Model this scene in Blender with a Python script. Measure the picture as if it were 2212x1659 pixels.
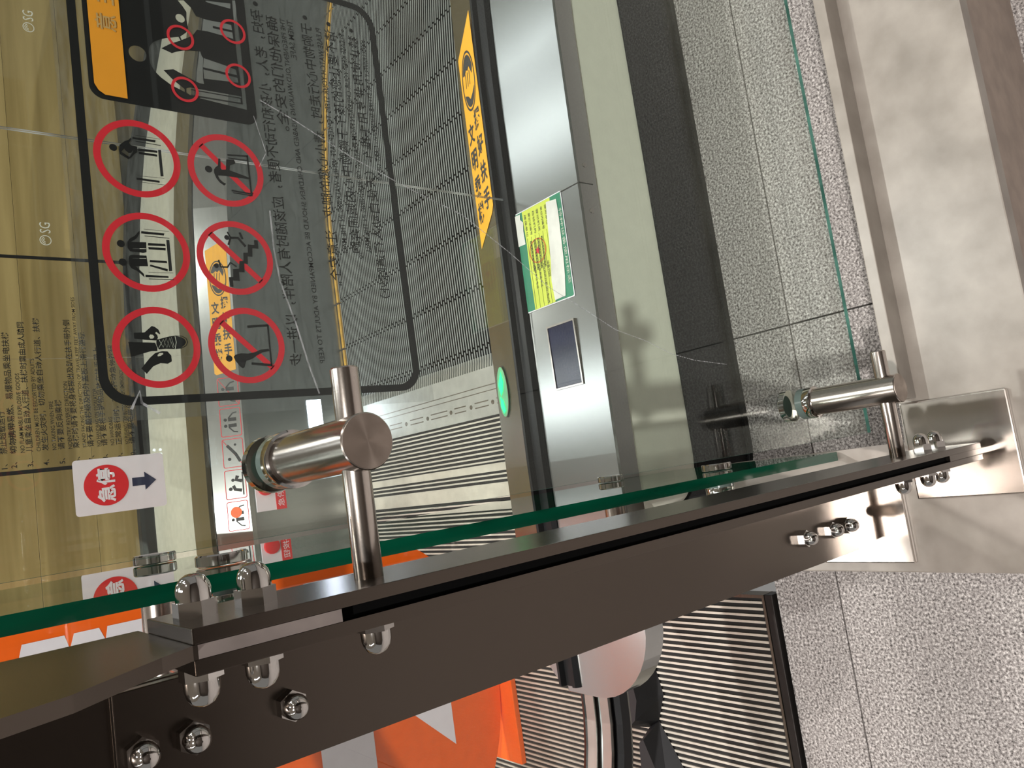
import bpy, bmesh, math, random
from mathutils import Matrix, Vector
random.seed(4)
SC = bpy.context.scene
COL = SC.collection
for _o in list(bpy.data.objects): bpy.data.objects.remove(_o, do_unlink=True)

# ------------------------------------------------------------------ camera
# phone held sideways: the picture's left is the world's up. Floor z = 0, X along the walkway, Y across it.
cam_d = bpy.data.cameras.new('camera'); cam = bpy.data.objects.new('camera', cam_d); COL.objects.link(cam)
RIGHT = Vector((-0.142318, -0.624819, -0.767689)); DOWN = Vector((-0.984003, 0.173280, 0.041387)); FWD = Vector((0.107166, 0.761298, -0.639484))
m = Matrix((RIGHT, -DOWN, -FWD)).transposed().to_4x4(); m.translation = (0, 0, 1.04)
cam.matrix_world = m
cam_d.sensor_width = 36.0; cam_d.lens = 36.0 * 1661.0 / 2212.0; cam_d.clip_start = 0.02; cam_d.clip_end = 60
SC.camera = cam

# ------------------------------------------------------------------ world, exposure
SC.view_settings.view_transform = 'Standard'; SC.view_settings.look = 'None'
SC.view_settings.exposure = 0.22; SC.view_settings.gamma = 1.0; SC.view_settings.use_curve_mapping = False
W = bpy.data.worlds.new('mall'); SC.world = W; W.use_nodes = True
W.node_tree.nodes['Background'].inputs[0].default_value = (0.80, 0.78, 0.75, 1)
W.node_tree.nodes['Background'].inputs[1].default_value = 0.26

# ------------------------------------------------------------------ lights: ceiling downlights (the lamp bodies are built with the ceiling)
CEIL = 3.25
LAMPS = [(-0.47, -1.06, 84, 0.035), (1.9, -0.6, 12, 0.06), (-1.9, 0.55, 12, 0.06), (0.75, 1.68, 44, 0.05), (3.0, 1.4, 26, 0.06), (-0.9, 2.2, 26, 0.06), (1.6, 5.2, 30, 0.06)]
for lx, ly, pw, rad in LAMPS:
    ld = bpy.data.lights.new('downlight_lamp', 'AREA'); ld.shape = 'DISK'; ld.size = rad * 2; ld.energy = pw; ld.color = (1.0, 0.955, 0.92)
    lo = bpy.data.objects.new('downlight_lamp', ld); COL.objects.link(lo); lo.location = (lx, ly, CEIL - 0.02)

# ------------------------------------------------------------------ materials
def lin(c):
    return tuple((v / 255 / 12.92) if v / 255 <= 0.04045 else ((v / 255 + 0.055) / 1.055) ** 2.4 for v in c) + (1,)
def newmat(name):
    mt = bpy.data.materials.new(name); mt.use_nodes = True
    nt = mt.node_tree; return mt, nt, nt.nodes['Principled BSDF']
def setp(b, **k):
    for n, v in k.items(): b.inputs[n.replace('_', ' ')].default_value = v
def noise_col(nt, b, c0, c1, scale, detail=3, lo=0.35, hi=0.65, stretch=(1, 1, 1), coord='Object', bump=0.0, dist=0.001):
    tc = nt.nodes.new('ShaderNodeTexCoord'); mp = nt.nodes.new('ShaderNodeMapping'); mp.inputs['Scale'].default_value = stretch
    nz = nt.nodes.new('ShaderNodeTexNoise'); nz.inputs['Scale'].default_value = scale; nz.inputs['Detail'].default_value = detail
    rp = nt.nodes.new('ShaderNodeValToRGB'); rp.color_ramp.elements[0].position = lo; rp.color_ramp.elements[1].position = hi
    rp.color_ramp.elements[0].color = c0; rp.color_ramp.elements[1].color = c1
    nt.links.new(tc.outputs[coord], mp.inputs[0]); nt.links.new(mp.outputs[0], nz.inputs['Vector']); nt.links.new(nz.outputs[0], rp.inputs[0])
    nt.links.new(rp.outputs[0], b.inputs['Base Color'])
    if bump:
        bp = nt.nodes.new('ShaderNodeBump'); bp.inputs['Strength'].default_value = bump; bp.inputs['Distance'].default_value = dist
        nt.links.new(nz.outputs[0], bp.inputs['Height']); nt.links.new(bp.outputs[0], b.inputs['Normal'])
    return nz, rp, mp
def flat(name, rgb, rough=0.5, metal=0.0, spec=0.5, vary=0.06):
    mt, nt, b = newmat(name); c = lin(rgb)
    setp(b, Roughness=rough, Metallic=metal, Specular_IOR_Level=spec)
    noise_col(nt, b, tuple(v * (1 - vary) for v in c[:3]) + (1,), tuple(min(1, v * (1 + vary)) for v in c[:3]) + (1,), 40)
    return mt
def steel(name, rgb, rough, stretch, scale=60, vary=0.12, bump=0.04):
    mt, nt, b = newmat(name); c = lin(rgb); setp(b, Roughness=rough, Metallic=1.0)
    nz, rp, mp = noise_col(nt, b, tuple(v * (1 - vary) for v in c[:3]) + (1,), tuple(min(1, v * (1 + vary)) for v in c[:3]) + (1,), scale, 4, 0.3, 0.7, stretch, bump=bump, dist=0.0006)
    mr = nt.nodes.new('ShaderNodeMapRange'); mr.inputs['To Min'].default_value = rough * 0.94; mr.inputs['To Max'].default_value = rough * 1.06
    nt.links.new(nz.outputs[0], mr.inputs['Value']); nt.links.new(mr.outputs[0], b.inputs['Roughness'])
    return mt
def emit(name, rgb, s):
    mt, nt, b = newmat(name); setp(b, Base_Color=(0.02, 0.02, 0.02, 1), Emission_Color=lin(rgb), Emission_Strength=s, Roughness=0.3); return mt
def glassy(name, tint, base=0.030, haze=0.0):
    # thin architectural glass: see-through tint plus Fresnel-like mirror (no refraction, so lamps light through it)
    mt = bpy.data.materials.new(name); mt.use_nodes = True; nt = mt.node_tree; nt.nodes.clear()
    out = nt.nodes.new('ShaderNodeOutputMaterial'); tr = nt.nodes.new('ShaderNodeBsdfTransparent'); tr.inputs[0].default_value = tint + (1,)
    gl = nt.nodes.new('ShaderNodeBsdfGlossy'); gl.inputs['Roughness'].default_value = 0.0; gl.inputs[0].default_value = (0.95, 1, 0.97, 1)
    lw = nt.nodes.new('ShaderNodeLayerWeight'); lw.inputs['Blend'].default_value = 0.5
    pw = nt.nodes.new('ShaderNodeMath'); pw.operation = 'POWER'; pw.inputs[1].default_value = 5.0
    ml = nt.nodes.new('ShaderNodeMath'); ml.operation = 'MULTIPLY_ADD'; ml.inputs[1].default_value = 1 - base; ml.inputs[2].default_value = base
    mx = nt.nodes.new('ShaderNodeMixShader')
    nt.links.new(lw.outputs['Facing'], pw.inputs[0]); nt.links.new(pw.outputs[0], ml.inputs[0]); nt.links.new(ml.outputs[0], mx.inputs[0])
    src = tr.outputs[0]
    if haze:
        df = nt.nodes.new('ShaderNodeBsdfDiffuse'); df.inputs[0].default_value = (0.75, 0.78, 0.80, 1); m2 = nt.nodes.new('ShaderNodeMixShader')
        tc = nt.nodes.new('ShaderNodeTexCoord'); mp = nt.nodes.new('ShaderNodeMapping'); mp.inputs['Scale'].default_value = (1, 1, 7); nz = nt.nodes.new('ShaderNodeTexNoise'); nz.inputs['Scale'].default_value = 90
        mr = nt.nodes.new('ShaderNodeMapRange'); mr.inputs['From Min'].default_value = 0.3; mr.inputs['From Max'].default_value = 0.75; mr.inputs['To Min'].default_value = haze * 0.3; mr.inputs['To Max'].default_value = haze * 1.6
        nt.links.new(tc.outputs['Object'], mp.inputs[0]); nt.links.new(mp.outputs[0], nz.inputs['Vector']); nt.links.new(nz.outputs[0], mr.inputs['Value']); nt.links.new(mr.outputs[0], m2.inputs[0])
        nt.links.new(tr.outputs[0], m2.inputs[1]); nt.links.new(df.outputs[0], m2.inputs[2]); src = m2.outputs[0]
    nt.links.new(src, mx.inputs[1]); nt.links.new(gl.outputs[0], mx.inputs[2]); nt.links.new(mx.outputs[0], out.inputs[0])
    return mt
def granite(name, dark, mid, light, scale, rough=0.45, patch=0.12):
    mt, nt, b = newmat(name); setp(b, Roughness=rough, Specular_IOR_Level=0.3)
    tc = nt.nodes.new('ShaderNodeTexCoord'); vo = nt.nodes.new('ShaderNodeTexNoise'); vo.inputs['Scale'].default_value = scale; vo.inputs['Detail'].default_value = 2.0; vo.inputs['Roughness'].default_value = 0.7
    rp = nt.nodes.new('ShaderNodeValToRGB'); e = rp.color_ramp.elements
    e[0].position = 0.30; e[0].color = lin(dark); e[1].position = 0.72; e[1].color = lin(light); n = e.new(0.50); n.color = lin(mid)
    nz = nt.nodes.new('ShaderNodeTexNoise'); nz.inputs['Scale'].default_value = 6.0; nz.inputs['Detail'].default_value = 4
    mr = nt.nodes.new('ShaderNodeMapRange'); mr.inputs['To Min'].default_value = 1 - patch; mr.inputs['To Max'].default_value = 1 + patch
    mx = nt.nodes.new('ShaderNodeMix'); mx.data_type = 'RGBA'; mx.blend_type = 'MULTIPLY'; mx.inputs[0].default_value = 1.0
    nt.links.new(tc.outputs['Object'], vo.inputs['Vector']); nt.links.new(tc.outputs['Object'], nz.inputs['Vector']); nt.links.new(vo.outputs[0], rp.inputs[0])
    nt.links.new(nz.outputs[0], mr.inputs['Value']); nt.links.new(rp.outputs[0], mx.inputs[6]); nt.links.new(mr.outputs[0], mx.inputs[7]); nt.links.new(mx.outputs[2], b.inputs['Base Color'])
    return mt
M = {}
M['granite'] = granite('grey_granite', (54, 49, 47), (156, 150, 147), (228, 223, 219), 300)
M['black_stone'] = granite('black_granite', (6, 7, 8), (14, 15, 16), (44, 46, 48), 320, 0.45)
mt, nt, b = newmat('beige_marble'); setp(b, Roughness=0.35); noise_col(nt, b, lin((128, 120, 111)), lin((166, 158, 149)), 22, 6, 0.25, 0.8, bump=0.05); M['marble'] = mt
M['post_steel'] = steel('brushed_post_steel', (96, 88, 81), 0.25, (1, 1, 0.02), 1500, 0.02, 0.0)
M['rod_steel'] = steel('turned_rod_steel', (196, 188, 180), 0.20, (6, 6, 6), 200, 0.06, 0.02)
M['chrome'] = steel('polished_nut_steel', (205, 202, 198), 0.08, (1, 1, 1), 30, 0.04, 0.0)
M['plate_steel'] = steel('satin_plate_steel', (205, 197, 190), 0.18, (0.03, 1, 1), 700, 0.03, 0.0)
M['deck_steel'] = steel('brushed_deck_steel', (188, 190, 188), 0.21, (0.02, 1, 1), 900, 0.015, 0.0)
M['lip_steel'] = steel('dull_lip_steel', (138, 130, 118), 0.40, (0.05, 1, 1), 160, 0.08)
M['skirt_steel'] = steel('scratched_skirt_steel', (168, 172, 172), 0.24, (1, 1, 0.04), 500, 0.05, 0.01)
M['plate_alu'] = flat('ribbed_aluminium', (214, 208, 194), 0.42, 0.35)
M['groove'] = flat('dark_groove', (26, 25, 24), 0.7)
M['pallet_alu'] = flat('pallet_cleat_aluminium', (142, 146, 144), 0.42, 0.3)
M['pallet_dark'] = flat('pallet_groove', (10, 11, 11), 0.8, 0.0, 0.1)
M['comb_alu'] = flat('comb_aluminium', (184, 184, 176), 0.38, 0.4)
M['rubber'] = flat('black_rubber', (12, 13, 15), 0.30, 0.0, 0.35)
M['dull_rubber'] = flat('dull_black_rubber', (40, 40, 42), 0.55)
M['cream'] = flat('cream_panel', (244, 246, 228), 0.35, vary=0.02)
M['spacer'] = flat('sawn_aluminium_spacer', (176, 166, 162), 0.45, 0.85, vary=0.15)
M['yellow'] = flat('amber_vinyl', (244, 176, 44), 0.45, vary=0.02)
M['yellow_line'] = flat('yellow_step_edge', (196, 150, 40), 0.55, vary=0.2)
M['orange'] = flat('orange_vinyl', (250, 102, 0), 0.42, vary=0.03)
M['sign_orange'] = flat('sign_orange', (238, 158, 44), 0.5, vary=0.02)
M['white'] = flat('white_vinyl', (236, 232, 238), 0.40, vary=0.02)
M['paper'] = flat('torn_white_paper', (226, 224, 218), 0.8, vary=0.08)
M['red'] = flat('red_vinyl', (222, 42, 50), 0.45, vary=0.03)
M['sign_red'] = flat('sign_red', (214, 40, 54), 0.5, vary=0.03)
M['ink'] = flat('black_ink', (17, 18, 20), 0.5, vary=0.05)
M['grey_ink'] = flat('grey_ink', (52, 52, 52), 0.6)
M['faded_ink'] = flat('faded_letter_ink', (182, 150, 92), 0.6)
M['navy'] = flat('navy_ink', (44, 50, 78), 0.5)
M['green_card'] = flat('green_card', (46, 132, 100), 0.45, vary=0.03)
M['lime'] = flat('lime_paper', (214, 226, 84), 0.6, vary=0.03)
M['stamp'] = flat('orange_red_stamp', (222, 110, 50), 0.7)
M['window_blue'] = flat('dark_blue_sensor_window', (34, 36, 62), 0.15)
M['etch'] = flat('etched_white', (206, 208, 196), 0.9)
M['ceiling'] = flat('ceiling_paint', (214, 208, 198), 0.9, vary=0.02)
M['dark_wall'] = flat('dark_shopfront', (60, 52, 46), 0.6)
M['beige_wall'] = flat('beige_wall', (206, 200, 176), 0.6)
mt, nt, b = newmat('wood_cladding'); setp(b, Roughness=0.35); noise_col(nt, b, lin((120, 100, 58)), lin((186, 164, 114)), 7, 6, 0.25, 0.75, (0.12, 1, 2.6)); M['wood'] = mt
mt, nt, b = newmat('turned_end_face'); setp(b, Metallic=1.0, Roughness=0.30, Anisotropic=0.85); noise_col(nt, b, lin((150, 138, 128)), lin((170, 158, 148)), 60)
tg = nt.nodes.new('ShaderNodeTangent'); tg.direction_type = 'RADIAL'; tg.axis = 'Y'; nt.links.new(tg.outputs[0], b.inputs['Tangent']); M['turned_face'] = mt
M['scratch'] = glassy('scratch_haze', (0.8, 0.82, 0.82), 0.06, 0.35)
M['gap_shade'] = flat('black_gap_shade', (6, 6, 6), 0.9, spec=0.1)  # painted shade colour for the gap between the post bars
M['body_stone'] = flat('brown_stone', (150, 134, 122), 0.5, vary=0.12)
M['clear_gasket'] = flat('clear_gasket', (84, 96, 92), 0.15)
M['frame_dark'] = flat('dark_frame', (52, 48, 46), 0.4, 0.5)
M['ledge'] = flat('pale_ledge', (196, 194, 180), 0.35)
M['joint'] = flat('dark_joint', (58, 56, 52), 0.8)
M['glass'] = glassy('guard_glass', (0.955, 0.982, 0.965), 0.022)
M['bal_glass'] = glassy('balustrade_glass', (0.98, 0.988, 0.980))
M['film'] = glassy('clear_sign_film', (0.93, 0.935, 0.935), 0.02, 0.06)
mt, nt, b = newmat('glass_edge_green'); setp(b, Roughness=0.08, Specular_IOR_Level=0.6); noise_col(nt, b, lin((2, 58, 40)), lin((6, 92, 66)), 30, 3, 0.3, 0.7, (1, 1, 0.15)); M['edge'] = mt
mt, nt, b = newmat('glass_edge_pale'); setp(b, Roughness=0.08); noise_col(nt, b, lin((96, 140, 126)), lin((150, 182, 168)), 30); M['edge_pale'] = mt
mt, nt, b = newmat('glass_edge_dim'); setp(b, Roughness=0.7, Specular_IOR_Level=0.1); noise_col(nt, b, lin((30, 72, 64)), lin((74, 116, 106)), 30); M['edge_dim'] = mt
mt, nt, b = newmat('glass_edge_bright'); setp(b, Roughness=0.12); noise_col(nt, b, lin((120, 124, 120)), lin((214, 220, 222)), 14, 2, 0.4, 0.6); M['edge_bright'] = mt
M['led_white'] = emit('white_led', (226, 236, 255), 14.0)
M['led_green'] = emit('green_led', (10, 240, 120), 3.0)
M['lamp_face'] = emit('downlight_face', (255, 240, 224), 12.0)
M['panel_face'] = emit('ceiling_panel_face', (248, 250, 255), 6.0)
M['green_lens'] = flat('green_lens', (120, 196, 150), 0.15)

# ------------------------------------------------------------------ helpers
def reg(name, me, parent=None, mat=None, loc=None, smooth=False):
    o = bpy.data.objects.new(name, me); COL.objects.link(o)
    if mat is not None and len(me.materials) == 0:
        for mm in (mat if isinstance(mat, (list, tuple)) else [mat]): me.materials.append(mm)
    if smooth:
        for p in me.polygons: p.use_smooth = True
    if loc: o.location = loc
    if parent: attach(o, parent)
    return o
def attach(o, parent):
    o.parent = parent
    bpy_m = Matrix.Translation(parent.location)
    if parent.parent: bpy_m = Matrix.Translation(parent.location)
    o.matrix_parent_inverse = bpy_m.inverted()
def thing(name, label, cat, loc, group=None):
    o = bpy.data.objects.new(name, None); COL.objects.link(o); o.location = loc; o.empty_display_size = 0.05
    return tag(o, label, cat, group)
def tag(o, label, cat, group=None):
    o['label'] = label; o['category'] = cat
    if group: o['group'] = group
    return o
def struct(o, label=None):
    o['kind'] = 'structure'
    if label: o['label'] = label
    return o
def from_bm(bm, name='m'):
    bmesh.ops.recalc_face_normals(bm, faces=bm.faces)
    me = bpy.data.meshes.new(name); bm.to_mesh(me); bm.free(); return me
def bm_box(bm, x0, x1, y0, y1, z0, z1, bev=0.0):
    vs = [bm.verts.new((x, y, z)) for x in (x0, x1) for y in (y0, y1) for z in (z0, z1)]
    fs = [bm.faces.new([vs[i] for i in f]) for f in ((0, 1, 3, 2), (4, 6, 7, 5), (0, 4, 5, 1), (2, 3, 7, 6), (0, 2, 6, 4), (1, 5, 7, 3))]
    if bev:
        es = list({e for f in fs for e in f.edges})
        bmesh.ops.bevel(bm, geom=es, offset=bev, segments=2, profile=0.6, affect='EDGES')
def box(name, x0, x1, y0, y1, z0, z1, mat, parent=None, bev=0.0):
    bm = bmesh.new(); bm_box(bm, x0, x1, y0, y1, z0, z1, bev); return reg(name, from_bm(bm, name), parent, mat)
def lathe(name, prof, origin, axis, mat, parent=None, seg=32, smooth=True):
    # prof: (distance along axis, radius)
    ax = Vector(axis).normalized(); up = Vector((0, 0, 1)) if abs(ax.z) < 0.9 else Vector((1, 0, 0)); s = ax.cross(up).normalized(); t = ax.cross(s)
    bm = bmesh.new(); rings = []; o = Vector(origin)
    for d, r in prof:
        rings.append([bm.verts.new(o + ax * d + (s * math.cos(k * 2 * math.pi / seg) + t * math.sin(k * 2 * math.pi / seg)) * r) for k in range(seg)])
    for a, b in zip(rings, rings[1:]):
        for k in range(seg): bm.faces.new((a[k], a[(k + 1) % seg], b[(k + 1) % seg], b[k]))
    bm.faces.new(rings[0]); bm.faces.new(rings[-1])
    me = from_bm(bm, name); ob = reg(name, me, parent, mat)
    if smooth:
        for p in me.polygons: p.use_smooth = len(p.vertices) == 4
        ob.data.set_sharp_from_angle(angle=math.radians(35))
    return ob
def prism(name, pts, z0, z1, mat, parent=None, bev=0.0):
    # plan outline extruded in z
    bm = bmesh.new(); a = [bm.verts.new((x, y, z0)) for x, y in pts]; b = [bm.verts.new((x, y, z1)) for x, y in pts]; n = len(pts)
    bm.faces.new(a); bm.faces.new(b)
    for k in range(n): bm.faces.new((a[k], a[(k + 1) % n], b[(k + 1) % n], b[k]))
    if bev: bmesh.ops.bevel(bm, geom=[e for e in bm.edges if abs(e.verts[0].co.z - e.verts[1].co.z) < 1e-6], offset=bev, segments=2, profile=0.6, affect='EDGES')
    return reg(name, from_bm(bm, name), parent, mat)
def sweep_x(name, prof, xs, zf, mat, parent=None, close=True):
    # (y, z) profile carried along X, following the drop zf(x)
    bm = bmesh.new(); rows = [[bm.verts.new((x, y, z + zf(x))) for y, z in prof] for x in xs]; n = len(prof)
    for a, b in zip(rows, rows[1:]):
        for k in range(n if close else n - 1): bm.faces.new((a[k], a[(k + 1) % n], b[(k + 1) % n], b[k]))
    if close: bm.faces.new(rows[0]); bm.faces.new(rows[-1])
    return reg(name, from_bm(bm, name), parent, mat)
# flat print: outlines (with holes) and letters, made in a plane given by origin, u and v axes, metres
class Plane:
    def __init__(s, o, u, v, k=0.001): s.o, s.u, s.v, s.k = Vector(o), Vector(u).normalized(), Vector(v).normalized(), k; s.n = s.u.cross(s.v)
    def mat(s): return Matrix((s.u * s.k, s.v * s.k, s.n)).transposed().to_4x4()
    def put(s, me, lift=0.0):
        mm = s.mat(); mm.translation = s.o + s.n * lift; me.transform(mm)
PENDING = []
def inkshape(name, pl, outers, mat, parent=None, holes=(), lift=0.0, thick=0.0):
    cu = bpy.data.curves.new(name, 'CURVE'); cu.dimensions = '2D'; cu.fill_mode = 'BOTH'
    for poly in list(outers) + list(holes):
        sp = cu.splines.new('POLY'); sp.points.add(len(poly) - 1); sp.use_cyclic_u = True
        for p, (a, b) in zip(sp.points, poly): p.co = (a, b, 0, 1)
    me = bpy.data.meshes.new(name); o = reg(name, me, parent, mat); PENDING.append((cu, o, pl, lift, None)); return o
def text(name, body, pl, a, b, width, height, mat, parent=None, lift=0.0, bold=0.0):
    cu = bpy.data.curves.new(name, 'FONT'); cu.body = body; cu.size = 1.0; cu.offset = bold; cu.resolution_u = 2
    me = bpy.data.meshes.new(name); o = reg(name, me, parent, mat); PENDING.append((cu, o, pl, lift, (a, b, width, height))); return o
def flush():
    tmp = []
    for cu, o, pl, lift, fit in PENDING:
        t = bpy.data.objects.new('t', cu); COL.objects.link(t); tmp.append(t)
    bpy.context.view_layer.update(); dg = bpy.context.evaluated_depsgraph_get()
    for t, (cu, o, pl, lift, fit) in zip(tmp, PENDING):
        me = bpy.data.meshes.new_from_object(t.evaluated_get(dg)); mats = list(o.data.materials)
        if fit:
            xs = [v.co.x for v in me.vertices]; ys = [v.co.y for v in me.vertices]; a, b, w, h = fit
            x0, x1, y0, y1 = min(xs), max(xs), min(ys), max(ys)
            sy = h / max(y1 - y0, 1e-6); sx = w / (x1 - x0) if w else sy
            for v in me.vertices: v.co.x = a + (v.co.x - x0) * sx; v.co.y = b + (v.co.y - y0) * sy
        pl.put(me, lift); old = o.data; o.data = me; me.materials.clear()
        for mm in mats: me.materials.append(mm)
        bpy.data.meshes.remove(old); me.name = o.name
    for t in tmp:
        cu = t.data; bpy.data.objects.remove(t, do_unlink=True); bpy.data.curves.remove(cu)
    PENDING.clear()
def circ(a, b, r, n=48, r2=None):
    return [(a + r * math.cos(k * 2 * math.pi / n), b + (r2 or r) * math.sin(k * 2 * math.pi / n)) for k in range(n)]
def rrect(a0, a1, b0, b1, r, n=8):
    out = []
    for ca, cb, t0 in ((a1 - r, b1 - r, 0), (a0 + r, b1 - r, 90), (a0 + r, b0 + r, 180), (a1 - r, b0 + r, 270)):
        out += [(ca + r * math.cos(math.radians(t0 + 90 * k / n)), cb + r * math.sin(math.radians(t0 + 90 * k / n))) for k in range(n + 1)]
    return out
def stroke(pts, w):
    # one closed outline around a polyline of width w
    L, R_ = [], []
    for i, p in enumerate(pts):
        p = Vector(p); d = Vector((0, 0))
        if i > 0: d += (p - Vector(pts[i - 1])).normalized()
        if i < len(pts) - 1: d += (Vector(pts[i + 1]) - p).normalized()
        d.normalize(); nn = Vector((-d.y, d.x)) * w / 2
        L.append(tuple(p + nn)); R_.append(tuple(p - nn))
    return L + R_[::-1]

# sign artwork in millimetres on the glass: (X, height)
PIC = {}
PIC[1]= {'poly':[[(195.4,935.2),(192.8,935.6),(190.3,935.4),(188.2,931.5),(189.0,930.4),(192.3,927.5),(192.4,926.9),(195.9,926.6),(196.3,929.8),(197.5,930.4),(199.4,929.2),(200.6,929.2),(199.0,930.6),(197.9,932.7)],[(195.1,926.1),(195.2,916.6),(194.0,916.7),(193.6,926.2)],[(193.1,926.0),(193.0,917.0),(191.8,916.9),(191.8,926.1)],[(195.7,916.2),(196.0,914.7),(181.0,914.7),(180.8,916.2)],[(201.0,928.5),(201.1,917.0),(199.8,917.3),(199.9,928.6)],[(178.5,928.3),(178.2,916.9),(177.1,917.0),(177.3,928.4)]],'hole':[[(191.8,934.6),(193.9,933.1),(192.9,932.6),(191.7,931.2),(191.8,930.2),(193.7,928.6),(192.0,929.2),(189.4,931.0)]],'line':[([(202.2,927.0),(202.1,914.5)],0.2),([(198.8,927.1),(198.5,914.5)],0.4),([(179.6,926.8),(179.9,914.4)],0.2),([(176.2,926.8),(176.2,914.3)],0.2)],'head':[((193.5,938.4),1.9)]}
PIC[2]= {'poly':[[(149.2,929.5),(148.2,929.2),(145.1,931.2),(142.9,934.1),(143.3,926.6),(137.9,926.9),(137.4,928.5),(137.8,934.9),(139.7,935.9),(142.6,935.8),(144.9,934.3),(146.3,932.0)],[(143.0,925.7),(143.1,917.3),(141.8,917.1),(141.6,925.9)],[(140.8,925.9),(140.8,917.2),(139.5,917.3),(139.5,925.7)],[(145.4,916.5),(145.5,914.9),(128.4,915.0),(128.2,916.6)],[(149.2,928.5),(148.9,917.1),(147.7,917.5),(147.9,928.7)],[(135.4,935.4),(136.0,934.2),(136.0,927.1),(130.3,926.8),(130.0,932.8),(126.1,929.2),(124.2,929.0),(127.2,931.9),(128.9,935.1),(130.7,935.9),(133.8,935.8)],[(133.8,925.7),(133.7,917.3),(132.5,917.1),(132.6,925.8)],[(131.3,925.6),(129.3,917.1),(128.0,917.4),(130.4,926.0)],[(125.7,928.4),(125.4,917.1),(124.5,917.2),(124.4,928.6)]],'hole':[[(139.6,933.4),(139.9,927.0),(139.6,927.0),(139.2,933.4)],[(134.3,933.8),(134.6,927.3),(134.3,927.3),(134.0,933.8)]],'line':[([(150.4,927.2),(150.2,914.6)],0.2),([(146.7,927.1),(146.4,914.8)],0.4),([(127.0,926.9),(127.3,914.6)],0.2),([(123.5,927.0),(123.6,914.5)],0.4)],'head':[((141.6,938.9),1.9),((131.8,938.8),1.9)]}
PIC[3]= {'poly':[[(94.8,936.6),(95.0,931.5),(96.7,929.7),(98.4,927.8),(97.9,926.3),(96.5,924.7),(94.4,924.0),(93.9,924.3),(95.4,925.9),(94.6,926.4),(93.6,925.5),(92.0,925.3),(90.7,926.5),(91.1,931.4),(91.8,936.7)],[(90.0,939.6),(89.6,926.9),(86.8,926.0),(85.2,926.2),(85.2,929.0),(82.4,938.9)],[(91.3,926.2),(91.7,924.1),(92.9,919.6),(93.4,916.4),(93.2,913.3),(91.9,911.1),(89.8,910.4),(87.8,911.5),(86.4,913.9),(86.1,917.1),(86.3,921.9),(86.0,925.4),(88.5,926.4)],[(76.3,934.6),(81.7,930.1),(84.2,927.3),(85.1,923.8),(84.9,921.2),(82.7,919.6),(79.6,919.6),(78.4,921.7),(78.8,925.2),(77.3,928.8),(73.4,932.3)]],'hole':[[(92.9,929.6),(93.9,928.9),(93.7,927.6),(92.7,927.0),(91.8,927.7),(91.7,929.0)],[(83.1,926.3),(84.2,925.2),(84.2,923.6),(83.5,923.5),(82.6,924.9),(82.4,926.2)],[(93.1,916.0),(92.8,913.1),(91.5,911.4),(89.8,910.9),(88.1,911.8),(86.8,913.9),(87.0,914.1),(88.3,912.4),(89.8,911.5),(91.2,912.0),(92.3,913.4)]],'line':[],'head':[],'lace':[([(91.3,925.0),(87.0,923.2),(92.0,921.4),(87.0,920.1),(92.4,918.7),(87.4,917.8)],0.4),([(86.8,925.4),(91.3,922.8),(86.8,921.4),(92.0,919.6),(86.7,918.3)],0.4),([(92.9,916.9),(89.8,916.5),(86.2,917.4)],0.6)]}
PIC[4]= {'poly':[[(188.8,887.2),(190.3,886.2),(191.6,884.7),(195.9,884.1),(195.9,882.9),(190.3,883.4),(189.4,882.8),(189.8,880.4),(196.1,879.6),(196.5,875.2),(194.4,874.4),(192.6,877.8),(189.6,878.3),(186.8,867.5),(185.7,867.4),(185.9,881.1),(185.6,885.3),(183.7,884.6),(182.0,882.9),(181.2,881.2),(180.0,882.4),(181.6,884.8),(183.9,886.4),(186.8,887.3)]],'hole':[],'line':[([(198.8,878.6),(199.8,867.1)],1.0),([(197.0,878.5),(197.2,867.4)],0.6),([(200.4,867.1),(175.6,867.1)],1.0),([(177.6,878.4),(176.9,867.6)],1.0),([(176.4,877.8),(175.9,867.2)],0.6)],'head':[((188.6,890.2),2.0)]}
PIC[5]= {'poly':[[(149.2,868.6),(149.2,866.4),(144.2,866.5),(144.2,870.1),(139.1,870.6),(139.2,873.3),(134.8,873.6),(134.9,875.8),(129.7,876.1),(129.8,879.2),(124.6,879.4),(124.7,883.2),(121.0,883.2),(120.9,885.2),(126.5,885.2),(126.7,882.8),(131.3,882.4),(131.7,879.0),(136.1,878.3),(136.4,876.0),(141.2,875.6),(141.5,872.9),(146.3,872.5),(146.3,868.7)]],'hole':[],'line':[([(152.8,883.5),(149.7,882.0)],0.8),([(149.4,882.5),(149.7,877.7),(144.9,873.9)],1.4),([(149.1,882.1),(145.2,883.6)],1.0),([(153.0,876.5),(149.2,875.2)],1.2),([(136.1,889.9),(132.2,889.1),(132.2,885.4),(135.0,883.5),(132.7,880.3)],1.0)],'head':[((149.4,884.1),1.4),((132.6,891.5),1.3)]}
PIC[6]= {'poly':[[(81.4,887.3),(82.6,886.1),(83.3,883.0),(83.0,879.1),(83.9,875.0),(85.2,871.8),(85.6,867.1),(84.3,866.6),(83.6,870.9),(81.9,874.2),(79.9,877.4),(79.0,880.5),(75.4,881.9),(74.9,883.0),(76.1,884.3),(79.1,886.4)]],'hole':[],'line':[([(98.3,877.9),(99.2,866.0)],1.4),([(99.6,866.0),(75.5,866.4)],1.0),([(77.4,877.7),(76.2,865.9)],1.4)],'head':[((80.5,889.8),1.8)]}
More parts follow.
